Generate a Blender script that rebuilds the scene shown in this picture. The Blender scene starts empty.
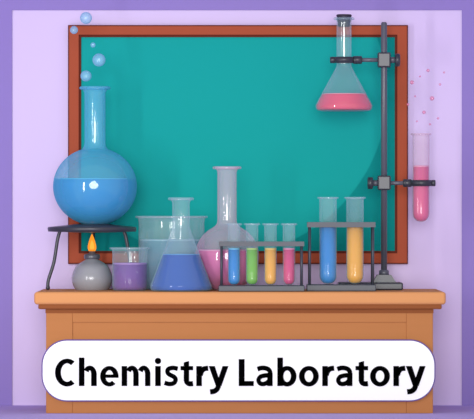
import bpy, bmesh, math
from mathutils import Vector, Matrix
S=0.0063; D=3500.0; TZ=0.75; CZ=TZ+80.5*S
sc=bpy.context.scene
try:
    sc.view_settings.view_transform='Standard'; sc.view_settings.look='None'
except Exception: pass

def lin(c):
    o=[]
    for v in c:
        v/=255.0
        o.append(v/12.92 if v<=0.04045 else ((v+0.055)/1.055)**2.4)
    return (*o,1)
def newmat(n):
    m=bpy.data.materials.new(n); m.use_nodes=True; m.node_tree.nodes.clear()
    nt=m.node_tree; out=nt.nodes.new('ShaderNodeOutputMaterial'); return m,nt,out
def solid(n,c,rough=.6,spec=.3,metal=0,var=.04,scale=12,stretch=None):
    m,nt,out=newmat(n); N=nt.nodes; L=nt.links
    p=N.new('ShaderNodeBsdfPrincipled'); p.inputs['Roughness'].default_value=rough
    p.inputs['Metallic'].default_value=metal; p.inputs['Specular IOR Level'].default_value=spec
    tc=N.new('ShaderNodeTexCoord'); mp=N.new('ShaderNodeMapping'); mp.inputs['Scale'].default_value=stretch or (1,1,1)
    no=N.new('ShaderNodeTexNoise'); no.inputs['Scale'].default_value=scale; no.inputs['Detail'].default_value=4
    cr=N.new('ShaderNodeMix'); cr.data_type='RGBA'
    l=lin(c); cr.inputs['A'].default_value=(*[v*(1-var) for v in l[:3]],1); cr.inputs['B'].default_value=(*[min(1,v*(1+var)) for v in l[:3]],1)
    L.new(tc.outputs['Object'],mp.inputs[0]); L.new(mp.outputs[0],no.inputs['Vector']); L.new(no.outputs[0],cr.inputs['Factor'])
    L.new(cr.outputs['Result'],p.inputs['Base Color']); L.new(p.outputs[0],out.inputs[0]); return m
def glassy(n,c,base,edge,gl=.06,power=2.5,rough=.08):
    """thin translucent glass: transparent + body colour, denser where the wall is seen edge-on"""
    m,nt,out=newmat(n); N=nt.nodes; L=nt.links
    tr=N.new('ShaderNodeBsdfTransparent'); df=N.new('ShaderNodeBsdfDiffuse'); df.inputs[0].default_value=lin(c)
    lw=N.new('ShaderNodeLayerWeight'); lw.inputs[0].default_value=.5
    pw=N.new('ShaderNodeMath'); pw.operation='POWER'; pw.inputs[1].default_value=power
    ma=N.new('ShaderNodeMath'); ma.operation='MULTIPLY_ADD'; ma.inputs[1].default_value=edge; ma.inputs[2].default_value=base
    L.new(lw.outputs['Facing'],pw.inputs[0]); L.new(pw.outputs[0],ma.inputs[0])
    mx=N.new('ShaderNodeMixShader'); L.new(ma.outputs[0],mx.inputs[0]); L.new(tr.outputs[0],mx.inputs[1]); L.new(df.outputs[0],mx.inputs[2])
    g=N.new('ShaderNodeBsdfGlossy'); g.inputs['Roughness'].default_value=rough
    m2=N.new('ShaderNodeMixShader'); m2.inputs[0].default_value=gl
    L.new(mx.outputs[0],m2.inputs[1]); L.new(g.outputs[0],m2.inputs[2]); L.new(m2.outputs[0],out.inputs[0]); return m

M={}
M['wall']=solid('lilac_paint',(213,195,233),1,0,var=.01,scale=3)
M['trim']=solid('purple_paint',(144,126,191),1,0,var=.01,scale=3)
M['floor']=solid('purple_floor',(196,180,238),1,0,var=.01,scale=3)
M['frame']=solid('mahogany_frame',(164,74,46),.6,.15,var=.03,scale=5,stretch=(1,1,1))
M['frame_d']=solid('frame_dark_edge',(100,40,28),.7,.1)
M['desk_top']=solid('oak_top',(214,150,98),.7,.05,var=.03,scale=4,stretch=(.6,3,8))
M['desk_lip_and_shade']=solid('oak_lip_and_shade',(142,82,46),.7,.1,var=.03,scale=4,stretch=(.6,3,8))  # darker lip, also the colour of the painted shadow strip below it
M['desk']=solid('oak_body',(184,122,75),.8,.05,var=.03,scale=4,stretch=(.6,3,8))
M['iron']=solid('dark_iron',(52,54,64),.35,.5,var=.05)
M['steel']=solid('steel_rod',(84,86,98),.3,.5,var=.05)
M['rack']=solid('rack_plastic',(62,66,78),.4,.4,var=.05)
M['glass']=glassy('clear_glass',(190,228,240),.11,.5)
M['glassw']=glassy('pale_glass',(205,228,238),.13,.45)
M['glassp']=glassy('pink_glass',(238,205,228),.22,.45)
M['glassb']=glassy('blue_glass',(95,195,232),.38,.5)
M['bubble']=glassy('bubble_film',(150,210,245),.45,.6)
M['drop']=glassy('pink_droplet',(240,130,175),.4,.1)
M['white']=solid('sign_white',(255,255,255),.9,0,var=0)
M['black']=solid('sign_black',(4,4,5),.9,0,var=0)
M['signedge']=solid('sign_edge_violet',(104,86,150),.9,0)
M['burner']=solid('burner_ceramic',(150,152,160),.2,.6,var=.03)
M['burncap']=solid('burner_cap',(80,82,92),.3,.6)
M['wick']=solid('wick_cotton',(235,225,205),.9,.1)
M['rubber']=solid('rubber_stopper',(50,46,60),.6,.3)
def flame(n,c,s):
    m,nt,out=newmat(n); e=nt.nodes.new('ShaderNodeEmission'); e.inputs[0].default_value=lin(c); e.inputs[1].default_value=s
    t=nt.nodes.new('ShaderNodeBsdfTransparent'); x=nt.nodes.new('ShaderNodeMixShader'); x.inputs[0].default_value=.8
    nt.links.new(t.outputs[0],x.inputs[1]); nt.links.new(e.outputs[0],x.inputs[2]); nt.links.new(x.outputs[0],out.inputs[0]); return m
M['flame']=flame('flame_orange',(250,150,40),1.2); M['flame2']=flame('flame_yellow',(255,235,110),1.5)
def liq(n,c,a=.8): 
    M[n]=glassy(n+'_liquid',c,a,.1,gl=.02); return n
# chalkboard surface
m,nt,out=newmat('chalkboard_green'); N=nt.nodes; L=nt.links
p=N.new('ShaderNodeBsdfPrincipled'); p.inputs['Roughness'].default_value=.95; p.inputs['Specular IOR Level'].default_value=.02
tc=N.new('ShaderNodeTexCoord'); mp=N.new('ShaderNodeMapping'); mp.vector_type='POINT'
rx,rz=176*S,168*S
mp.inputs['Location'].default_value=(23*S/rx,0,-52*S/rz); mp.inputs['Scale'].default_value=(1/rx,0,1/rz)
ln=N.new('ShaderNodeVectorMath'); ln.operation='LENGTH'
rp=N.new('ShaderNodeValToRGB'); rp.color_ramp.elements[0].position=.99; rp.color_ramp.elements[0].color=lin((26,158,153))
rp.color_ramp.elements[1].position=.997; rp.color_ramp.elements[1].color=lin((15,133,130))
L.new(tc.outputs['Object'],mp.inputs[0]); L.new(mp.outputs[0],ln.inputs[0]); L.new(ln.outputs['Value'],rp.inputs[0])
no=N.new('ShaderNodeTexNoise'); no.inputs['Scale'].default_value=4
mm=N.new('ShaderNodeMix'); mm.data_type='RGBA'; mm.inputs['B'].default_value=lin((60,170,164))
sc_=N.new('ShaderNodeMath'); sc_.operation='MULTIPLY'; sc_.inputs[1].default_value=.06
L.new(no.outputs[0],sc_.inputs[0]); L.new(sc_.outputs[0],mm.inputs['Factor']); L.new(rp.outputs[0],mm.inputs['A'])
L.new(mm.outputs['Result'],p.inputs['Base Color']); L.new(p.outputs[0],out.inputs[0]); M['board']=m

def W(px,py,yd):
    k=(D+yd)/D
    return Vector(((px-237)*k*S, yd*S, CZ-(py-209.5)*k*S))
def T(px,py,yd):  # on-table frame: heights measured from the table top
    k=(D+yd)/D
    return Vector(((px-237)*k*S, yd*S, TZ+(290-py)*S))

class B:
    def __init__(s,name,origin):
        s.name=name; s.o=Vector(origin); s.bm=bmesh.new(); s.mats=[]
    def mi(s,k):
        if k not in s.mats: s.mats.append(k)
        return s.mats.index(k)
    def _fin(s,fs,k,smooth=True):
        i=s.mi(k)
        for f in fs: f.material_index=i; f.smooth=smooth
    def lathe(s,prof,c,k,n=48,axis='Z',cap0=True,cap1=True):
        """prof: list of (r, h) metres about c"""
        c=Vector(c)-s.o; rings=[]; fs=[]
        def pt(r,a,h):
            u,v=r*math.cos(a),r*math.sin(a)
            return c+(Vector((u,v,h)) if axis=='Z' else Vector((h,u,v)) if axis=='X' else Vector((v,h,u)))
        for r,h in prof:
            if r<1e-6: rings.append([s.bm.verts.new(pt(0,0,h))])
            else: rings.append([s.bm.verts.new(pt(r,2*math.pi*i/n,h)) for i in range(n)])
        for a,b in zip(rings,rings[1:]):
            for i in range(n):
                j=(i+1)%n
                if len(a)==1 and len(b)==1: break
                if len(a)==1: fs.append(s.bm.faces.new((a[0],b[j],b[i])))
                elif len(b)==1: fs.append(s.bm.faces.new((a[i],a[j],b[0])))
                else: fs.append(s.bm.faces.new((a[i],a[j],b[j],b[i])))
        if cap0 and len(rings[0])>1: fs.append(s.bm.faces.new(rings[0][::-1]))
        if cap1 and len(rings[-1])>1: fs.append(s.bm.faces.new(rings[-1]))
        s._fin(fs,k)
    def sphere(s,c,r,k,sx=1,sy=1,sz=1):
        n=14
        pr=[(r*math.sin(math.pi*i/n)*sx,-r*math.cos(math.pi*i/n)*sz) for i in range(n+1)]
        pr[0]=(0,pr[0][1]); pr[-1]=(0,pr[-1][1]); s.lathe(pr,c,k,n=28)
    def torus(s,c,R,r,k):
        pr=[(R+r*math.cos(2*math.pi*i/10),r*math.sin(2*math.pi*i/10)) for i in range(11)]
        s.lathe(pr,c,k,cap0=False,cap1=False)
    def box(s,lo,hi,k,bev=0,seg=3):
        lo=Vector(lo)-s.o; hi=Vector(hi)-s.o
        tb=bmesh.new(); bmesh.ops.create_cube(tb,size=1)
        for v in tb.verts: v.co=Vector([(lo[i]+hi[i])/2+v.co[i]*(hi[i]-lo[i]) for i in range(3)])
        if bev: bmesh.ops.bevel(tb,geom=tb.edges[:],offset=bev,segments=seg,affect='EDGES',profile=.5)
        mp={v:s.bm.verts.new(v.co) for v in tb.verts}
        s._fin([s.bm.faces.new([mp[v] for v in f.verts]) for f in tb.faces],k,False); tb.free()
    def rod(s,pts,r,k,n=16):
        pts=[Vector(p)-s.o for p in pts]; rings=[]; fs=[]
        for i,p in enumerate(pts):
            d=((pts[min(i+1,len(pts)-1)]-pts[max(i-1,0)])).normalized()
            u=d.cross(Vector((0,1,0.001))).normalized(); v=d.cross(u).normalized()
            rings.append([s.bm.verts.new(p+r*(u*math.cos(2*math.pi*j/n)+v*math.sin(2*math.pi*j/n))) for j in range(n)])
        for a,b in zip(rings,rings[1:]):
            for j in range(n): fs.append(s.bm.faces.new((a[j],a[(j+1)%n],b[(j+1)%n],b[j])))
        fs.append(s.bm.faces.new(rings[0][::-1])); fs.append(s.bm.faces.new(rings[-1])); s._fin(fs,k)
    def prism(s,poly,y0,y1,k):
        """poly: list of (x,z) world; extruded in y"""
        a=[s.bm.verts.new(Vector((x,y0,z))-s.o) for x,z in poly]; b=[s.bm.verts.new(Vector((x,y1,z))-s.o) for x,z in poly]
        fs=[s.bm.faces.new(a),s.bm.faces.new(b[::-1])]; n=len(a)
        for i in range(n): fs.append(s.bm.faces.new((a[i],b[i],b[(i+1)%n],a[(i+1)%n])))
        s._fin(fs,k,False)
    def strip(s,Lp,Rp,y0,y1,k,closed=False):
        """quad ribbon between two (x,z) polylines, extruded in y"""
        mk=lambda P,y:[s.bm.verts.new(Vector((x,y,z))-s.o) for x,z in P]
        a,b,c,d=mk(Lp,y0),mk(Rp,y0),mk(Lp,y1),mk(Rp,y1); n=len(a); fs=[]
        for i in range(n if closed else n-1):
            j=(i+1)%n
            fs+=[s.bm.faces.new((a[i],a[j],b[j],b[i])),s.bm.faces.new((c[j],c[i],d[i],d[j])),
                 s.bm.faces.new((a[j],a[i],c[i],c[j])),s.bm.faces.new((b[i],b[j],d[j],d[i]))]
        if not closed:
            fs+=[s.bm.faces.new((a[0],b[0],d[0],c[0])),s.bm.faces.new((a[-1],c[-1],d[-1],b[-1]))]
        s._fin(fs,k,False)
    def holed(s,x0,x1,y0,y1,z0,z1,holes,r,k):
        """plate with round through-holes at x in holes"""
        cuts=[x0]+[(a+b)/2 for a,b in zip(holes,holes[1:])]+[x1]; cy=(y0+y1)/2; fs=[]
        for h,a,b in zip(holes,cuts,cuts[1:]):
            ang=[2*math.pi*i/32 for i in range(32)]+[math.atan2(y-cy,x-h)%(2*math.pi) for x in(a,b) for y in (y0,y1)]
            ang=sorted(set(round(t,5) for t in ang)); O=[];I=[]
            for t in ang:
                c,q=math.cos(t),math.sin(t); ts=[]
                if c>1e-6: ts.append((b-h)/c)
                if c<-1e-6: ts.append((a-h)/c)
                if q>1e-6: ts.append((y1-cy)/q)
                if q<-1e-6: ts.append((y0-cy)/q)
                d=min(ts); O.append((h+d*c,cy+d*q)); I.append((h+r*c,cy+r*q))
            V=lambda P,z:[s.bm.verts.new(Vector((x,y,z))-s.o) for x,y in P]
            ot,ob,it,ib=V(O,z1),V(O,z0),V(I,z1),V(I,z0); n=len(ang)
            for i in range(n):
                j=(i+1)%n
                fs+= [s.bm.faces.new((ot[i],ot[j],it[j],it[i])),s.bm.faces.new((ob[j],ob[i],ib[i],ib[j])),
                      s.bm.faces.new((ob[i],ob[j],ot[j],ot[i])),s.bm.faces.new((it[i],it[j],ib[j],ib[i]))]
        s._fin(fs,k,False)
    def done(s):
        bmesh.ops.recalc_face_normals(s.bm,faces=s.bm.faces[:])
        me=bpy.data.meshes.new(s.name); s.bm.to_mesh(me); s.bm.free()
        for k in s.mats: me.materials.append(M[k])
        o=bpy.data.objects.new(s.name,me); o.location=s.o; sc.collection.objects.link(o); return o

# ---------------- room
WY=66; YB=WY*S; YF=-130*S; t=.08; TD=2.5
wb=W(12,10,WY-TD); XI=-wb.x; ZI=wb.z           # inner edges of the painted trim
XW=XI+90*S; ZC=ZI+80*S
def slab(n,lo,hi,k):
    b=B(n,((lo[0]+hi[0])/2,(lo[1]+hi[1])/2,lo[2])); b.box(lo,hi,k); return b.done()
slab('wall_back',(-XW,YB,0),(XW,YB+t,ZC),'wall')
slab('wall_left',(-XW-t,YF,0),(-XW,YB+t,ZC),'wall')
slab('wall_right',(XW,YF,0),(XW+t,YB+t,ZC),'wall')
slab('ceiling',(-XW-t,YF,ZC),(XW+t,YB+t,ZC+t),'wall')
slab('floor',(-XW-t,-900*S,-t),(XW+t,YB+t,0),'floor')
slab('trim_1',(-XI-40*S,YB-TD*S,0),(-XI,YB,ZI),'trim')
slab('trim_2',(XI,YB-TD*S,0),(XI+40*S,YB,ZI),'trim')
slab('trim_3',(-XI-40*S,YB-TD*S,ZI),(XI+40*S,YB,ZI+40*S),'trim')

# ---------------- chalkboard
yf=58; YK=YB-.001
a=W(68,25,yf); c=W(408,264,yf); ai=W(81,37,yf); ci=W(395,251,yf)
b=B('chalkboard',((a.x+c.x)/2,YB,(a.z+c.z)/2))
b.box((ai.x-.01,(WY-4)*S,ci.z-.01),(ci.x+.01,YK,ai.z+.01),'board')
def miter(b,o,i,y0,y1,k):
    (ox0,oz0,ox1,oz1),(ix0,iz0,ix1,iz1)=o,i
    for poly in ([(ox0,oz1),(ox1,oz1),(ix1,iz1),(ix0,iz1)],[(ox0,oz0),(ix0,iz0),(ix1,iz0),(ox1,oz0)],
                 [(ox0,oz0),(ox0,oz1),(ix0,iz1),(ix0,iz0)],[(ox1,oz0),(ix1,iz0),(ix1,iz1),(ox1,oz1)]):
        b.prism(poly,y0,y1,k)
e=1.2*S
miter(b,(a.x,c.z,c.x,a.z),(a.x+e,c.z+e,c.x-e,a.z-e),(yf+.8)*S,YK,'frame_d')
miter(b,(a.x+e,c.z+e,c.x-e,a.z-e),(ai.x-2*e,ci.z-2*e,ci.x+2*e,ai.z+2*e),yf*S,YK,'frame')
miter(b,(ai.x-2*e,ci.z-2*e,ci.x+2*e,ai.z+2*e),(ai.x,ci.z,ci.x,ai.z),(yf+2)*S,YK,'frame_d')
b.done()

# ---------------- desk
y0,y1=-80,52
tl=W(34,291,y0); tr=W(446,308,y0)
b=B('laboratory_desk',(0,(y0+y1)/2*S,0))
zt=TZ; z2=TZ-12.5*S; z3=TZ-17*S
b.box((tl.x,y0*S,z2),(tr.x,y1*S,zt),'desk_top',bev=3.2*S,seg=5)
b.box((tl.x+4*S,(y0+1.5)*S,z3),(tr.x-4*S,(y1-1)*S,z2+.5*S),'desk_lip_and_shade',bev=1.5*S)
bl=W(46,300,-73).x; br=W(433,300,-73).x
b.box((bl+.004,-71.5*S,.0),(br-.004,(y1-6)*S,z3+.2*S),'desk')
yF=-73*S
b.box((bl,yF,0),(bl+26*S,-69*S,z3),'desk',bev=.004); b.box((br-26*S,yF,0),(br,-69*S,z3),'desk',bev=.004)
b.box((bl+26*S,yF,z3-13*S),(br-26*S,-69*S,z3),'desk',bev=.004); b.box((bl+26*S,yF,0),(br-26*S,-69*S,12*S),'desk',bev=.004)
b.box((bl-.5*S,-73.6*S,z3-4*S),(br+.5*S,(y1-6)*S,z3+.1*S),'desk_lip_and_shade')  # dark strip paints the shadow beneath the tabletop
b.done()

# ---------------- sign on the desk front
def rrect(x0,z0,x1,z1,r,n=14):
    P=[]
    for cx,cz,a0 in ((x1-r,z1-r,0),(x0+r,z1-r,90),(x0+r,z0+r,180),(x1-r,z0+r,270)):
        for i in range(n+1):
            q=math.radians(a0+90*i/n); P.append((cx+r*math.cos(q),cz+r*math.sin(q)))
    return P
a=W(41.5,339.5,-76); c=W(435.5,401.5,-76)
b=B('name_sign',((a.x+c.x)/2,-73.2*S,(a.z+c.z)/2))
b.prism(rrect(a.x,c.z,c.x,a.z,25*S),-76*S,-73.1*S,'signedge')
b.prism(rrect(a.x+1.2*S,c.z+1.2*S,c.x-1.2*S,a.z-1.2*S,23.8*S),-76.8*S,-75.9*S,'white')
# raised bold sans lettering, drawn glyph by glyph (1000 units per em)
def cat(P,n=7):
    out=[]
    for i in range(len(P)-1):
        q=[P[max(i-1,0)],P[i],P[i+1],P[min(i+2,len(P)-1)]]
        for j in range(n):
            u=j/n
            out.append(tuple(.5*((2*q[1][d])+(-q[0][d]+q[2][d])*u+(2*q[0][d]-5*q[1][d]+4*q[2][d]-q[3][d])*u*u+(-q[0][d]+3*q[1][d]-3*q[2][d]+q[3][d])*u**3) for d in (0,1)))
    out.append(P[-1]); return out
EM=38.4*S*(D-77)/D; base=W(55,386,-77); LX=base.x-.035*EM*1.0
def put(u,x): return (LX+(x+u[0])*EM/1000, base.z+u[1]*EM/1000*1.04)
YA,YBk=-77.4*S,-76.7*S
def bar(x,x0,y0_,x1,y1_): b.prism([put(p_,x) for p_ in ((x0,y0_),(x1,y0_),(x1,y1_),(x0,y1_))],YA,YBk,'black')
def poly(x,*P): b.prism([put(p_,x) for p_ in P],YA,YBk,'black')
def arc(x,cx,cy_,rx,ry,tx,ty,a0_,a1_):
    n=40; O=[];I=[]; full=(a1_-a0_)>=360
    for i in range(n if full else n+1):
        q=math.radians(a0_+(a1_-a0_)*i/n)
        O.append(put((cx+rx*math.cos(q),cy_+ry*math.sin(q)),x)); I.append(put((cx+(rx-tx)*math.cos(q),cy_+(ry-ty)*math.sin(q)),x))
    b.strip(O,I,YA,YBk,'black',closed=full)
def rib(x,w_,*P):
    P=cat(list(P)); O=[];I=[]
    for i,p_ in enumerate(P):
        q0=P[max(i-1,0)];q1=P[min(i+1,len(P)-1)]; dx,dy=q1[0]-q0[0],q1[1]-q0[1]; l=math.hypot(dx,dy); nx,ny=-dy/l*w_/2,dx/l*w_/2
        O.append(put((p_[0]+nx,p_[1]+ny),x)); I.append(put((p_[0]-nx,p_[1]-ny),x))
    b.strip(O,I,YA,YBk,'black')
def glyph(ch,x):
    if ch=='C': arc(x,350,337,315,349,152,118,52,308); return 596
    if ch=='h': bar(x,60,0,205,712); arc(x,345,290,180,221,145,118,0,150); bar(x,380,0,525,291); return 586
    if ch=='e': arc(x,268,245,240,257,138,106,-9,312); bar(x,120,206,500,288); return 528
    if ch=='m':
        bar(x,60,0,203,500)
        for r_ in (503,809): arc(x,r_-173,290,173,221,140,118,0,150); bar(x,r_-140,0,r_,291)
        return 869
    if ch=='i': bar(x,65,0,209,500); poly(x,*[(137+82*math.cos(k_*math.pi/12),628+78*math.sin(k_*math.pi/12)) for k_ in range(24)]); return 274
    if ch=='s': rib(x,112,(378,430),(300,450),(220,452),(135,425),(108,362),(145,300),(225,258),(298,215),(322,150),(280,78),(195,52),(110,58),(35,84)); return 434
    if ch=='t': poly(x,(100,120),(240,120),(240,628),(100,590)); bar(x,18,395,345,500); rib(x,128,(166,165),(178,105),(215,68),(275,54),(342,62)); return 367
    if ch=='r': bar(x,60,0,205,500); rib(x,128,(165,270),(195,360),(260,428),(368,446)); return 380
    if ch=='y':
        poly(x,(5,500),(162,500),(300,90),(262,0),(190,0)); poly(x,(365,500),(518,500),(335,0),(186,0))
        rib(x,130,(262,15),(225,-70),(150,-128),(40,-146)); return 523
    if ch=='L': bar(x,60,0,212,674); bar(x,60,0,452,125); return 478
    if ch=='a': bar(x,325,0,465,320); rib(x,116,(72,422),(150,448),(240,453),(340,425),(394,365),(398,290)); rib(x,112,(385,268),(270,264),(150,232),(96,150),(132,74),(210,50),(300,74),(380,135)); return 528
    if ch=='b': bar(x,60,0,205,712); arc(x,315,245,243,257,145,112,0,360); return 593
    if ch=='o': arc(x,288,245,258,257,146,112,0,360); return 577
    return 202
xx=0
for ch in 'Chemistry Laboratory': xx+=glyph(ch,xx)
b.done()

# ---------------- helpers for glassware: profile in px (r, py)
def prof(P): return [(r*S,(290-py)*S) for r,py in P]
def smoothp(P,n=6):
    return [(max(0,u),v) for u,v in cat(P,n)]
def rad_at(P,py):
    for (r0,a),(r1,c) in zip(P,P[1:]):
        if (a-py)*(c-py)<=0 and a!=c: return r0+(r1-r0)*(py-a)/(c-a)
    return P[0][0]
def vessel(name,px,yd,P,gm,lm=None,level=None,lip=None,surf=None,inset=.95,lipr=1.3,ins_px=.8):
    o=T(px,P[-1][1],yd); c=T(px,290,yd)
    b=B(name,o)
    b.lathe(prof(P)+([(0,(290-P[-1][1])*S)] if P[-1][0]>0 else []),c,gm,cap0=False,n=64)
    if lip: b.torus(c+Vector((0,0,(290-P[0][1])*S)),P[0][0]*S+.3*lipr*S,lipr*S,gm+'' if lip is True else lip)
    if lm:
        rl=rad_at(P,level); Q=[(rl-ins_px,level)]+[(max(0,r-ins_px),py-(.8 if py>P[-1][1]-1 else 0)) for r,py in P if py>level]
        b.lathe(prof(Q)+([(0,(290-Q[-1][1])*S)] if Q[-1][0]>0 else []),c,lm,cap0=True,n=64)
        if surf:
            w=rl-ins_px*.9
            b.lathe(prof([(w,level+.9),(w,level-.6),(0,level-.6)]),c,surf,cap0=False,n=64)
    return b,c

# round-bottom flask
R=42; cy=186.5
P=[(13.5,88),(12,90),(10.5,93),(10.5,143)]
a0=math.asin(13/R)
P+=[(11,146)]+[(R*math.sin(a0+(math.pi-a0)*i/40),cy-R*math.cos(a0+(math.pi-a0)*i/40)*.93) for i in range(0,41)]
P[-1]=(0,P[-1][1])
liq('sky_blue',(26,126,212),.92); liq('sky_surf',(100,190,238),.9)
b,c=vessel('round_bottom_flask',95,0,P,'glassb','sky_blue',179,lip=True,surf='sky_surf',lipr=1.6)
FB=P[-1][1]
b.done()
# tripod stand
b=B('tripod_stand',T(92,290,0)); c=T(92,290,0)
def hz(py): return (290-py)*S
rr=16
zr=(290-(cy+.93*math.sqrt(R*R-rr*rr)))*S
b.lathe([(rr*S+.002,zr-1.5*S),(44*S,hz(227)),(44.5*S,hz(228.5)),(44*S,hz(231.5)),(rr*S,hz(232.5)),(rr*S+.002,zr-1.5*S)],c,'iron',cap0=False,cap1=False)
for an,f in ((183,44),(3,40),(90,40)):
    q=math.radians(an); dx,dy=math.cos(q),math.sin(q)
    pts=[(32,231),(34.5,240),(38,262),(f-.5,280),(f,287.7)]
    b.rod([c+Vector((r*S*dx,r*S*dy,hz(py))) for r,py in smoothp(pts)],1.7*S,'iron')
    b.sphere(c+Vector((f*S*dx,f*S*dy,hz(287.8))),2.2*S,'iron')
b.done()
# alcohol burner
b=B('alcohol_burner',T(92,290,0))
b.lathe(prof(smoothp([(0,290),(14,290),(17,289),(20,282),(20,275),(16,266),(9,261),(6,259),(6,257)])),c,'burner')
b.lathe(prof([(0,259),(7.5,259),(8,258),(8,255),(7,254),(3,253.5),(3,250),(0,250)]),c,'burncap')
b.lathe(prof([(0,251),(1.8,251),(2,248.5),(0,247.5)]),c,'wick')
b.lathe(prof(smoothp([(0,253),(3.2,251),(4.3,247),(3,241),(1.2,236),(0,233.5)])),c,'flame',cap0=False,cap1=False)
b.lathe(prof(smoothp([(0,251),(1.6,250),(2.2,247),(1.4,243),(0,240)])),c,'flame2',cap0=False,cap1=False)
b.done()
# small beaker
liq('purple',(126,68,164),.88); liq('purple_s',(178,132,206),.9)
b,c=vessel('small_beaker',130,-26,[(19,248),(17.8,250),(17.5,252),(17.5,286),(16.5,289),(15,290)],'glass','purple',263,lip=True,surf='purple_s',lipr=1); b.done()
# large beaker
liq('aqua_pale',(128,196,220),.45); liq('aqua_s',(170,220,235),.6)
b,c=vessel('large_beaker',171.5,17,[(35,217),(33.5,219),(33,222),(33,284),(31,289),(28,290)],'glassw','aqua_pale',240,lip=True,surf='aqua_s',lipr=1.1); b.done()
# erlenmeyer flask with blue liquid
liq('royal',(12,74,176),.95); liq('royal_s',(90,155,225),.9)
E=[(11,199),(9.5,201),(8.5,203),(8.5,224)]+smoothp([(8.5,226),(10,231),(14,242),(28.5,280),(30.3,286),(29,289.3),(26,290)],5)
b,c=vessel('erlenmeyer_flask',181,-47,E,'glass','royal',254,lip=True,surf='royal_s',lipr=1.4); b.done()
# pink flat-bottom flask
R2=32
P=[(12.5,168),(10.5,170),(9.5,172),(9.5,218)]+smoothp([(9.5,220),(11,225),(18,230)],4)[:-1]
P+=[(R2*math.sin(q),257-R2*math.cos(q)*1.03) for q in [math.radians(36+ (144-36)*i/20+i*0) for i in range(21)]]
P+=[(15,288),(12,290)] if P[-1][1]<288 else [(12,290)]
liq('rose',(228,96,172),.8); liq('rose_s',(240,175,215),.8)
b,c=vessel('flat_bottom_flask',227,-17,P,'glassp','rose',250,lip=True,surf='rose_s',lipr=1.4); b.done()

def tube_prof(r,top,bot):
    return [(r+.9,top),(r,top+1.5)]+[(r,bot-r)]+[(r*math.cos(math.pi/2*i/8),bot-r+r*math.sin(math.pi/2*i/8)) for i in range(1,8)]+[(0,bot)]
def rack(px0,px1,ty,th,yd,hd,tubes,r,ttop,tbot,level,baseh):
    k=(D+yd)/D; X=lambda p:(p-237)*k*S
    b=B('test_tube_rack',T((px0+px1)/2,290,yd))
    hs=[X(p) for p,_ in tubes]; Z=lambda py:TZ+(290-py)*S
    b.holed(X(px0),X(px1),(yd-hd)*S,(yd+hd)*S,Z(ty+th),Z(ty),hs,(r+.35)*S,'rack')
    b.box((X(px0-.5),(yd-hd-1)*S,TZ),(X(px1+.5),(yd+hd+1)*S,Z(290-baseh)),'rack',bev=.8*S)
    for p in (px0+2.5,px1-2.5):
        for s_ in (-1,1):
            b.rod([(X(p),(yd+s_*(hd-2))*S,Z(290-baseh+.5)),(X(p),(yd+s_*(hd-2))*S,Z(ty+th-.5))],1.3*S,'rack')
    b.done()
    for p,l in tubes:
        t,_=vessel('test_tube',p,yd,tube_prof(r,ttop,tbot),'glass',l,level,lip=True,surf=l+'_s',lipr=.9,ins_px=.6); t.done()
for n,cc,ss in (('t_blue',(8,134,214),(110,200,240)),('t_lime',(120,190,26),(200,230,120)),('t_pink',(222,40,120),(245,150,190)),
             ('t_yel',(248,176,6),(255,222,110)),('t_mag',(230,50,130),(245,160,195)),('t_red',(240,76,114),(250,165,182))):
    liq(n,cc,.95); liq(n+'_s',ss,.9)
rack(219,304,241,4.5,-58,9,[(234,'t_blue'),(252,'t_lime'),(270.5,'t_yel'),(289,'t_pink')],6,224,283.9,248,6)
rack(307,375,222,5,-42,12,[(328,'t_blue'),(355,'t_yel')],8.5,198,283.4,226,6.5)

# ---------------- retort stand
yd=12; b=B('retort_stand',T(384,290,yd)); X=lambda p:(p-237)*(D+yd)/D*S; Z=lambda py:TZ+(290-py)*S; Y=yd*S
b.box((X(338),Y-22*S,TZ),(X(402),Y+22*S,Z(282.5)),'iron',bev=1.5*S)
b.prism([(X(372),Z(283)),(X(396),Z(283)),(X(391),Z(275)),(X(377),Z(275))],Y-9*S,Y+9*S,'iron')
b.lathe([(5*S,0),(5*S,5*S),(3.5*S,6*S)],(X(384),Y,Z(276)),'steel')
b.lathe([(3*S,0),(3*S,(276-23)*S),(2.2*S,(276-21.5)*S),(0,(276-21.5)*S)],(X(384),Y,Z(276)),'steel')
def hc(x0,x1,py,r,k,yy=0): # horizontal cylinder along x
    b.lathe([(r*S*.8,0),(r*S,.6*S),(r*S,(X(x1)-X(x0))-.6*S),(r*S*.8,X(x1)-X(x0))],(X(x0),Y+yy*S,Z(py)),k,axis='X',n=24)
def ring(px,py,ri,h):
    b.lathe([(ri*S,-h/2*S),((ri+2.2)*S,-h/2*S),((ri+2.2)*S,h/2*S),(ri*S,h/2*S),(ri*S,-h/2*S)],(X(px),Y,Z(py)),'iron',cap0=False,cap1=False)
# upper clamp
CU=59.5
b.box((X(377.5),Y-6*S,Z(67)),(X(390.5),Y+6*S,Z(52)),'iron',bev=1.5*S)
hc(390,395,CU,3,'steel'); hc(395,400,CU,6.5,'iron')
hc(360,378,CU,2,'steel'); hc(353,362,CU,4,'iron')
ring(344,CU,7.7,6); hc(330,335.5,CU,3.2,'iron')
# lower clamp
CL=183
b.box((X(377.5),Y-6*S,Z(190)),(X(390.5),Y+6*S,Z(175.5)),'iron',bev=1.5*S)
hc(373,378,CL,3,'steel'); hc(367.5,373,CL,6,'iron')
hc(390,404,CL,2,'steel'); hc(403,411.5,CL,4,'iron')
ring(421,CL,8.7,6); hc(431,435.5,CL,3.2,'iron')
b.done()
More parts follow.
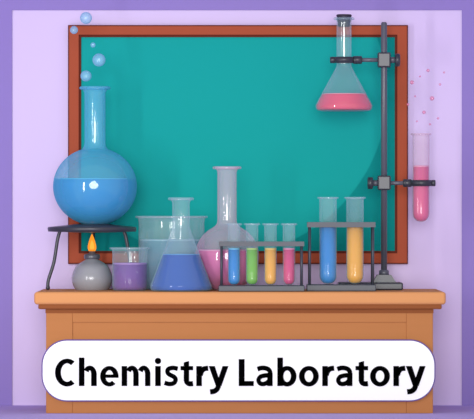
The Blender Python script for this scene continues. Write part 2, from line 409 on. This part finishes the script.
# clamped flask
E=[(9,18),(7.6,20),(7.4,22),(7.4,62)]+smoothp([(7.4,64),(9,69),(26.5,101),(28.3,106),(27,109.5),(24,110.5)],5)
b,c=vessel('erlenmeyer_flask',344,yd,E,'glass','t_red',94,lip=True,surf='t_red_s',lipr=1.2)
b.lathe(prof([(0,26),(5.8,26),(6.8,19),(7.8,14.5),(7,13.8),(0,13.8)]),c,'rubber')
b.done()
b,c=vessel('test_tube',421,yd,tube_prof(8.4,134,222),'glassp','t_mag',166,lip=True,surf='t_mag_s',lipr=1,ins_px=.7); b.done()

# ---------------- bubbles and droplets
b=B('gas_bubbles',T(90,60,0))
for x,y,r in ((86,18,6),(74,30,4),(99,60,6.5),(86,76,5.5),(93,45,2.5)): b.sphere(T(x,y,0),r*S,'bubble')
b.done()
b=B('vapour_droplets',T(421,100,yd))
for x,y,r in ((428,70,1.6),(412,82,2),(432,98,2.2),(420,76,1),(440,84,1.2),(408,104,1.3),(424,112,1.8),(438,118,1.2),(415,96,1),(444,72,1),(430,124,1.1),(417,121,1)):
    b.sphere(T(x,y,yd),r*S,'drop')
b.done()

# ---------------- light
w=bpy.data.worlds.new('World'); sc.world=w; w.use_nodes=True
bg=w.node_tree.nodes['Background']; bg.inputs[0].default_value=(1,1,1,1); bg.inputs[1].default_value=.58
def sun(n,d,e,ang):
    l=bpy.data.lights.new(n,'SUN'); l.energy=e; l.angle=math.radians(ang); o=bpy.data.objects.new(n,l); sc.collection.objects.link(o)
    o.rotation_euler=Vector(d).to_track_quat('-Z','Y').to_euler(); o.location=(0,-6,4)
sun('sun_key',(.02,1,-.07),1.75,24)
def area(n,loc,tgt,sx,sy,e):
    l=bpy.data.lights.new(n,'AREA'); l.shape='RECTANGLE'; l.size=sx; l.size_y=sy; l.energy=e
    o=bpy.data.objects.new(n,l); sc.collection.objects.link(o); o.location=loc
    o.rotation_euler=(Vector(tgt)-Vector(loc)).to_track_quat('-Z','Y').to_euler()
area('softbox_highlights',(-3.2,-4.4,1.35),(0,0,1.3),.28,2.2,65)  # added softbox out of view, gives the glass its highlight streaks
# ---------------- camera
cam=bpy.data.cameras.new('camera'); co=bpy.data.objects.new('camera',cam); sc.collection.objects.link(co); sc.camera=co
cam.sensor_width=36; cam.lens=36*D/474; cam.clip_end=200
co.location=(0,-D*S,CZ); co.rotation_euler=(math.radians(90),0,0)
